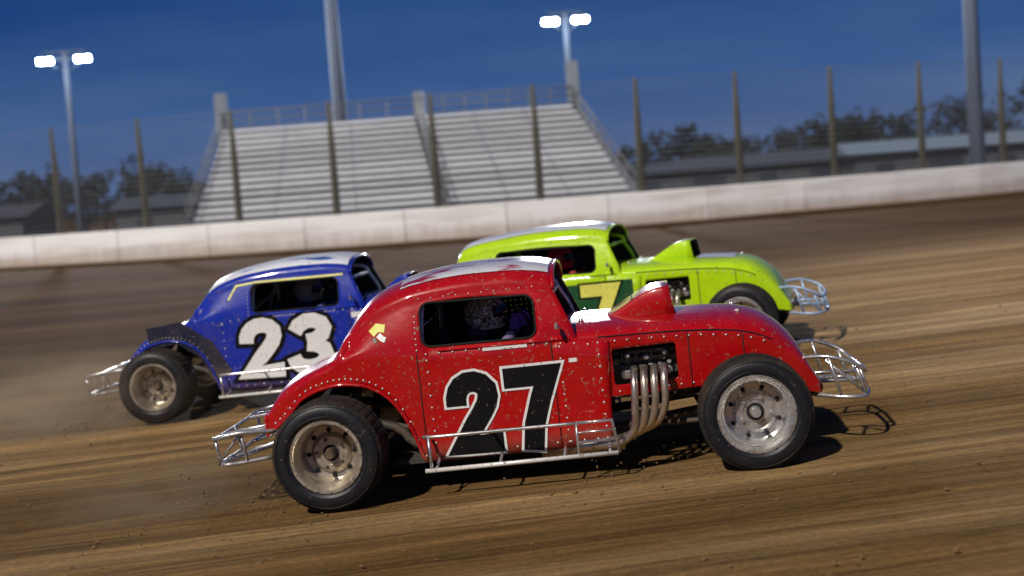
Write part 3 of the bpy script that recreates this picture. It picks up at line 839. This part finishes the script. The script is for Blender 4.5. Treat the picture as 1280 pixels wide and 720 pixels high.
def dust(loc, size, dens):
    d = MB(); d.sphere((0, 0, 0), 1, u=24, v=14)
    m = bpy.data.materials.new('dust_volume'); m.use_nodes = True; nt = m.node_tree; nt.nodes.clear()
    out = nt.nodes.new('ShaderNodeOutputMaterial'); pv = nt.nodes.new('ShaderNodeVolumePrincipled')
    pv.inputs['Color'].default_value = (.78, .60, .40, 1); pv.inputs['Anisotropy'].default_value = .2
    tc = nt.nodes.new('ShaderNodeTexCoord').outputs['Object']
    n = tex(nt, 'noise', tc, 1.0, 3, .6, (1.6, 2.0, 2.0)); n.inputs['Distortion'].default_value = .4
    ln = nt.nodes.new('ShaderNodeVectorMath'); ln.operation = 'LENGTH'; nt.links.new(tc, ln.inputs[0])
    fall = nt.nodes.new('ShaderNodeMapRange'); fall.inputs[1].default_value = 1.0; fall.inputs[2].default_value = .15; nt.links.new(ln.outputs['Value'], fall.inputs[0])
    cl_ = ramp(nt, n.outputs[0], [(.35, 0.0), (.7, 1.0)]).outputs[0]
    nt.links.new(math_n(nt, 'MULTIPLY', math_n(nt, 'MULTIPLY', cl_, fall.outputs[0]), dens), pv.inputs['Density'])
    nt.links.new(pv.outputs[0], out.inputs['Volume'])
    o = d.obj('dust_cloud', m); o.location = loc; o.scale = size
    return o
dust((-4.3, 13.9, .15), (1.5, 1.0, .55), 1.7)
dust((-2.2, 9.5, .0), (1.1, .8, .38), 1.3)

# ------------------------------------------------------------------ wall
def wy(x): 
    ax = min(abs(x), 24)
    return 52.2+.0135*ax*ax+max(0, abs(x)-24)*.45
w = MB(); x = -90.0
while x < 90:
    x2 = x+3.6
    a = Vector((x+.008, wy(x), 0)); c = Vector((x2-.008, wy(x2), 0))
    d = (c-a).normalized(); nrm = Vector((d.y, -d.x, 0))
    t, h, f = .15, 1.13, .22
    prof = [(f, -.2), (f, .03), (t+.03, .18), (t, h-.03), (t-.03, h), (-t+.03, h), (-t, h-.03), (-t, -.2)]
    vs = [p+nrm*q[0]+Vector((0, 0, q[1])) for p in (a, c) for q in prof]; k = len(prof)
    fs = [(i, i+1, k+i+1, k+i) for i in range(k-1)]+[tuple(range(k))[::-1], tuple(range(k, 2*k))]
    w.add(vs, fs, False); x = x2
m, nt, b, N, L = newmat('wall_concrete')
tc = N.new('ShaderNodeTexCoord').outputs['Object']
na = tex(nt, 'noise', tc, 1, 6, .65, (.25, .25, 2.5)); nb = tex(nt, 'noise', tc, 1, 5, .7, (3, 3, .5))
base = ramp(nt, na.outputs[0], [(.3, (.62, .57, .53)), (.5, (.84, .82, .80)), (.7, (.90, .90, .90))]).outputs[0]
sx = N.new('ShaderNodeSeparateXYZ'); L.new(tc, sx.inputs[0])
mr = N.new('ShaderNodeMapRange'); mr.inputs[1].default_value = .35; mr.inputs[2].default_value = -.2; L.new(math_n(nt, 'ADD', sx.outputs[2], math_n(nt, 'MULTIPLY', nb.outputs[0], -.5)), mr.inputs[0])
L.new(mixc(nt, math_n(nt, 'MULTIPLY', mr.outputs[0], .75), base, (.24, .15, .09)), b.inputs['Base Color']); b.inputs['Roughness'].default_value = .8
w.obj('concrete_barrier_wall', m, recalc=True)

# fence
fp = MB(); fc = MB(); x = -90.0; k = 0
M_POST = simple('fence_post_wood', (.10, .09, .06), .9)
M_CABLE = simple('fence_cable', (.24, .25, .27), .6, .3)
px = []
while x < 90:
    y = wy(x)+.35
    fp.tube([(x, y, 0), (x, y, 3.6), (x, y-.10, 5.2)], [.15, .12, .06], 10); px.append((x, y))
    x += 3.65
F = empty('catch_fence')
fp.obj('fence_posts', M_POST, F)
for hgt in [1.3+.2*q for q in range(20)]:
    fc.tube([(p[0], p[1]-.14-(.09*max(0, (hgt-3.6)/1.6)), hgt) for p in px], .011, 5)
for i in range(len(px)-1):
    if abs(px[i][0]) > 34: continue
    for q in range(1, 24):
        t = q/24; xx = px[i][0]*(1-t)+px[i+1][0]*t; yy = px[i][1]*(1-t)+px[i+1][1]*t-.14
        fc.tube([(xx, yy, 1.1), (xx, yy, 3.6)], .005, 3, caps=False)
fc.obj('fence_cables', M_CABLE, F)

# ------------------------------------------------------------------ grandstand
GS = empty('bleacher_grandstand')
M_ALU = grimy('aluminium_bench', (.74, .76, .79), .45, .1, 0, .15, 0, nscale=.6, var=.15)
M_STEEL = simple('galv_steel', (.14, .145, .15), .8, .0)
M_RISER = simple('riser_shadow', (.03, .032, .037), .9, .0)  # near-black boards paint in the shaded gaps between rows
M_TOWER = simple('tower_paint', (.22, .25, .30), .8, .0)
pl = MB(); stc = MB(); tw = MB(); rs_ = MB(); rows = 15
def lerp(a, b, t): return a+(b-a)*t
RH = .30; RD = .62
secs = [(-13.0, -2.7, -13.0, -3.95), (-2.3, 5.3, -3.6, 3.5)]
for (l0, r0, l1, r1) in secs:
    for i in range(rows):
        t = i/(rows-1); xa = lerp(l0, l1, t); xb = lerp(r0, r1, t); y = 61+i*RD; z = .75+i*RH
        nseg = 3
        for s in range(nseg):
            a = xa+(xb-xa)*s/nseg+.02; c = xa+(xb-xa)*(s+1)/nseg-.02; cx = (a+c)/2; ln = c-a
            pl.box((cx, y+.10, z+.235), (ln, .25, .04)); pl.box((cx, y-.035, z+.195), (ln, .02, .12))
            pl.box((cx, y-.22, z-.02), (ln, .22, .03))
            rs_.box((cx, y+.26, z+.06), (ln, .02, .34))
    for s in range(6):
        t = s/5; xa = lerp(l0+.1, r0-.1, t); xb = lerp(l1+.1, r1-.1, t)
        stc.tube([(xa, 61.2, .15), (xb, 70, 4.35)], .07, 6)
        for q in range(5):
            u = q/4; X = lerp(xa, xb, u); Yy = 61.2+8.6*u; Z = .15+4.2*u
            stc.tube([(X, Yy, 0), (X, Yy, Z)], .05, 6)
            if q < 4: stc.tube([(X, Yy, 0), (lerp(xa, xb, u+.25), Yy+2.15, Z+.8)], .03, 6)
    for (a, c) in ((l0-.08, l1-.08), (r0+.08, r1+.08)):
        for hz in (.55, 1.05): stc.tube([(a, 60.8, .75+hz), (c, 70, .75+4.2+hz)], .04, 6)
        for q in range(9):
            u = q/8; stc.tube([(lerp(a, c, u), 60.8+9.2*u, .5+4.19*u), (lerp(a, c, u), 60.8+9.2*u, 1.8+4.19*u)], .03, 6)
    for hz in (.4, .75, 1.1): stc.tube([(l1, 70.1, 4.95+hz), (r1, 70.1, 4.95+hz)], .03, 6)
    for q in range(8): stc.tube([(lerp(l1, r1, q/7), 70.1, 4.6), (lerp(l1, r1, q/7), 70.1, 6.1)], .03, 6)
tw.box((-13.1, 70.4, 3.5), (.55, .5, 7.0), bev=.04); tw.box((3.6, 70.4, 3.6), (.6, .5, 7.4), bev=.04); tw.box((-3.75, 70.4, 3.2), (.5, .4, 6.4), bev=.04)
tw.add([(5.5, 60.9, .3), (3.7, 70, 4.5), (3.7, 70, 5.3), (5.5, 60.9, 1.1)], [(0, 1, 2, 3)], False)
for i in range(rows*2):
    t = i/(rows*2-1); stc.box((lerp(-2.5, -3.77, t), 60.8+9*t, .6+4.2*t), (.32, .24, .04))
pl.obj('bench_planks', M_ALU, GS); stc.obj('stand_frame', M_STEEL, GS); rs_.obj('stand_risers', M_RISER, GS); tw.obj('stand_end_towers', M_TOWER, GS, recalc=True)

# ------------------------------------------------------------------ light poles
M_POLE = simple('pole_steel', (.14, .18, .26), .8, .0)
M_LAMP = simple('floodlight_lens', (.80, .93, 1.0), .3, 0, 0, 5, emit=140)
def lamp_pole(x, y, h, sp, r=.28, power=40000, n=2, lights=True):
    e = empty('stadium_light_pole', (x, y, 0))
    p = MB(); p.tube([(0, 0, -.2), (0, 0, h+.5)], [r, r*.7], 14); p.box((0, 0, h), (sp+.9, .14, .14)); p.box((0, 0, h+.45), (sp+.3, .10, .10))
    for s in (-1, 1): p.tube([(0, 0, h-1.0), (s*sp/2, 0, h)], .05, 6)
    p.obj('mast', M_POLE, e)
    hd = MB(); ln = MB()
    for s in (-1, 1):
        for k in range(n):
            xx = s*(sp/2)+(k-(n-1)/2)*.55
            hd.box((xx, -.12, h+.0), (.46, .34, .40), Matrix.Rotation(.45, 3, 'X').to_quaternion(), bev=.04)
            ln.box((xx, -.30, h-.09), (.38, .03, .32), Matrix.Rotation(.45, 3, 'X').to_quaternion(), bev=.01)
    hd.obj('lamp_housing', M_POLE, e); ln.obj('lamp_lens', M_LAMP if lights else M_POLE, e)
    if lights:
        ld = bpy.data.lights.new('floodlight', 'SPOT'); ld.energy = power; ld.color = (.95, .97, 1.0); ld.spot_size = R(75); ld.spot_blend = .6; ld.shadow_soft_size = 1.2
        lo = bpy.data.objects.new('floodlight', ld); COL.objects.link(lo); lo.parent = e; lo.location = (0, -1.0, h-.1)
        tgt = Vector((0, 12, 0))-Vector((x, y, h)); lo.rotation_euler = tgt.to_track_quat('-Z', 'Y').to_euler()
lamp_pole(-27.3, 95, 11.7, 2.4, .22, 75000)
lamp_pole(4.65, 95, 11.8, 1.9, .22, 75000)
lamp_pole(-8.0, 75, 17.5, 2.4, .36, lights=False)
lamp_pole(19.4, 60.5, 17.5, 2.4, .33, lights=False)

# ------------------------------------------------------------------ background buildings / trees
def shed(x, y, lx, ly, h, roof, nm='low_building', wall=(.05, .055, .065)):
    e = empty(nm, (x, y, 0)); b = MB(); b.box((0, 0, h/2), (lx, ly, h)); b.obj('walls', simple('shed_wall', wall, .7), e)
    r = MB(); o = .5
    r.add([(-lx/2-o, -ly/2-o, h-.05), (lx/2+o, -ly/2-o, h-.05), (lx/2+o, 0, h+.8), (-lx/2-o, 0, h+.8), (lx/2+o, ly/2+o, h-.05), (-lx/2-o, ly/2+o, h-.05)], [(0,1,2,3),(3,2,4,5),(0,3,5),(1,4,2),(0,5,4,1)], False)
    r.obj('roof', simple('shed_roof', roof, .8), e, recalc=True)
    d = MB(); k = int(lx//4)
    for i in range(k): d.box((-lx/2+2+i*4, -ly/2-.01, h*.45), (2.2 if i % 2 else 1.2, .06, h*.6 if i % 2 else h*.3))
    d.obj('doors_windows', simple('shed_door', (.02, .025, .035), .3), e)
shed(36, 100, 26, 6, 1.9, (.16, .21, .27)); shed(16, 104, 16, 6, 1.7, (.05, .06, .08)); shed(60, 98, 16, 6, 2.1, (.20, .25, .31)); shed(-42, 105, 18, 8, 2.0, (.04, .045, .055)); shed(-22, 110, 12, 7, 1.9, (.04, .05, .065))

def treeline():
    lf = MB(); tk = MB()
    def tree(x, y, h, wd):
        tk.tube([(x, y, 0), (x+.1*h*random.uniform(-.5, .5), y, h*.5), (x, y, h*.85)], [.035*h, .022*h, .006*h], 6)
        for q in range(5):
            a = random.uniform(0, 6.28); tk.tube([(x, y, h*random.uniform(.3, .5)), (x+wd*.6*math.cos(a), y+wd*.6*math.sin(a), h*random.uniform(.6, .85))], [.015*h, .004*h], 5)
        cl = [(x+random.gauss(0, .5)*wd, y+random.gauss(0, .4)*wd, h*random.uniform(.25, .9), wd*random.uniform(.28, .5)) for _ in range(12)]
        for (cx, cy, cz, cr) in cl:
            for k in range(42):
                v = Vector((random.gauss(0, 1), random.gauss(0, 1), random.gauss(0, .8))).normalized()*cr*random.uniform(.5, 1.1)
                s = random.uniform(.14, .32)*max(.7, h/9)*1.2; c = Vector((cx, cy, cz))+v
                u = Vector((random.gauss(0, 1), random.gauss(0, 1), random.gauss(0, 1))).normalized(); w2 = u.orthogonal().normalized()
                lf.add([c-u*s-w2*s*.6, c+u*s-w2*s*.5, c+u*s*.8+w2*s, c-u*s*.9+w2*s*.7], [(0, 1, 2, 3)], False)
    x = -75
    while x < 95:
        y = 128+random.uniform(-10, 14)
        base = 5.2
        if -52 < x < -32: base = 6.0
        if -28 <= x < 12: base = 3.6
        if x > 16: base = 5.0
        if x > 34: base = 5.5+.12*(x-34)
        tree(x, y, base*random.uniform(.8, 1.15), base*.5); x += random.uniform(1.6, 3.0)
    e = empty('distant_treeline')
    lf.obj('foliage', simple('foliage', (.010, .014, .013), .9, 0, .5, .8), e); tk.obj('trunks', simple('bark', (.02, .018, .016), .9), e)
treeline()

# ------------------------------------------------------------------ world, track light, camera
wd = bpy.data.worlds.new('World'); scene.world = wd; wd.use_nodes = True
nt = wd.node_tree; N = nt.nodes; L = nt.links; bg = N['Background']
sky = N.new('ShaderNodeTexSky'); sky.sky_type = 'NISHITA'; sky.sun_disc = False
sky.sun_elevation = R(4); sky.sun_rotation = R(200); sky.air_density = 1.0; sky.dust_density = .2; sky.ozone_density = 5
tcn = N.new('ShaderNodeTexCoord'); tc = tcn.outputs['Generated']
sz = N.new('ShaderNodeSeparateXYZ'); L.new(tc, sz.inputs[0])
grad = ramp(nt, sz.outputs[2], [(0.0, (.70, 1.35, 3.1)), (.05, (.36, .90, 2.8)), (.12, (.12, .45, 2.0)), (.5, (.09, .28, 1.2))]).outputs[0]
cn = tex(nt, 'noise', tc, 1.0, 6, .6, (2.2, 2.2, 13.0))
cm = ramp(nt, cn.outputs[0], [(.42, 0.0), (.68, 1.0)]).outputs[0]
skyc = mixc(nt, .88, sky.outputs[0], grad)
cloud = mixc(nt, 1.0, skyc, (2.0, 1.55, 1.15), 'MULTIPLY')
L.new(mixc(nt, math_n(nt, 'MULTIPLY', cm, .8), skyc, cloud), bg.inputs[0]); bg.inputs[1].default_value = .10

sd = bpy.data.lights.new('track_light', 'SUN'); sd.energy = 3.5; sd.angle = R(2); sd.color = (1, .93, .83)  # sun-type lamp standing in for track floodlights out of view
so = bpy.data.objects.new('track_light', sd); COL.objects.link(so)
dirv = Vector((.38, .58, -.62)); so.rotation_euler = dirv.to_track_quat('-Z', 'Y').to_euler()

cd = bpy.data.cameras.new('camera'); cam = bpy.data.objects.new('camera', cd); COL.objects.link(cam); scene.camera = cam
cd.sensor_width = 36; cd.lens = 51.9; cd.clip_end = 4000; cd.clip_start = .1
cam.matrix_world = Matrix.Translation((0, 0, 1.9))@Matrix.Rotation(R(90-4.17), 4, 'X')@Matrix.Rotation(R(-4.3), 4, 'Z')
cd.dof.use_dof = True; cd.dof.focus_distance = 9.4; cd.dof.aperture_fstop = 1.2
scene.view_settings.view_transform = 'Standard'; scene.view_settings.look = 'None'; scene.view_settings.exposure = 0
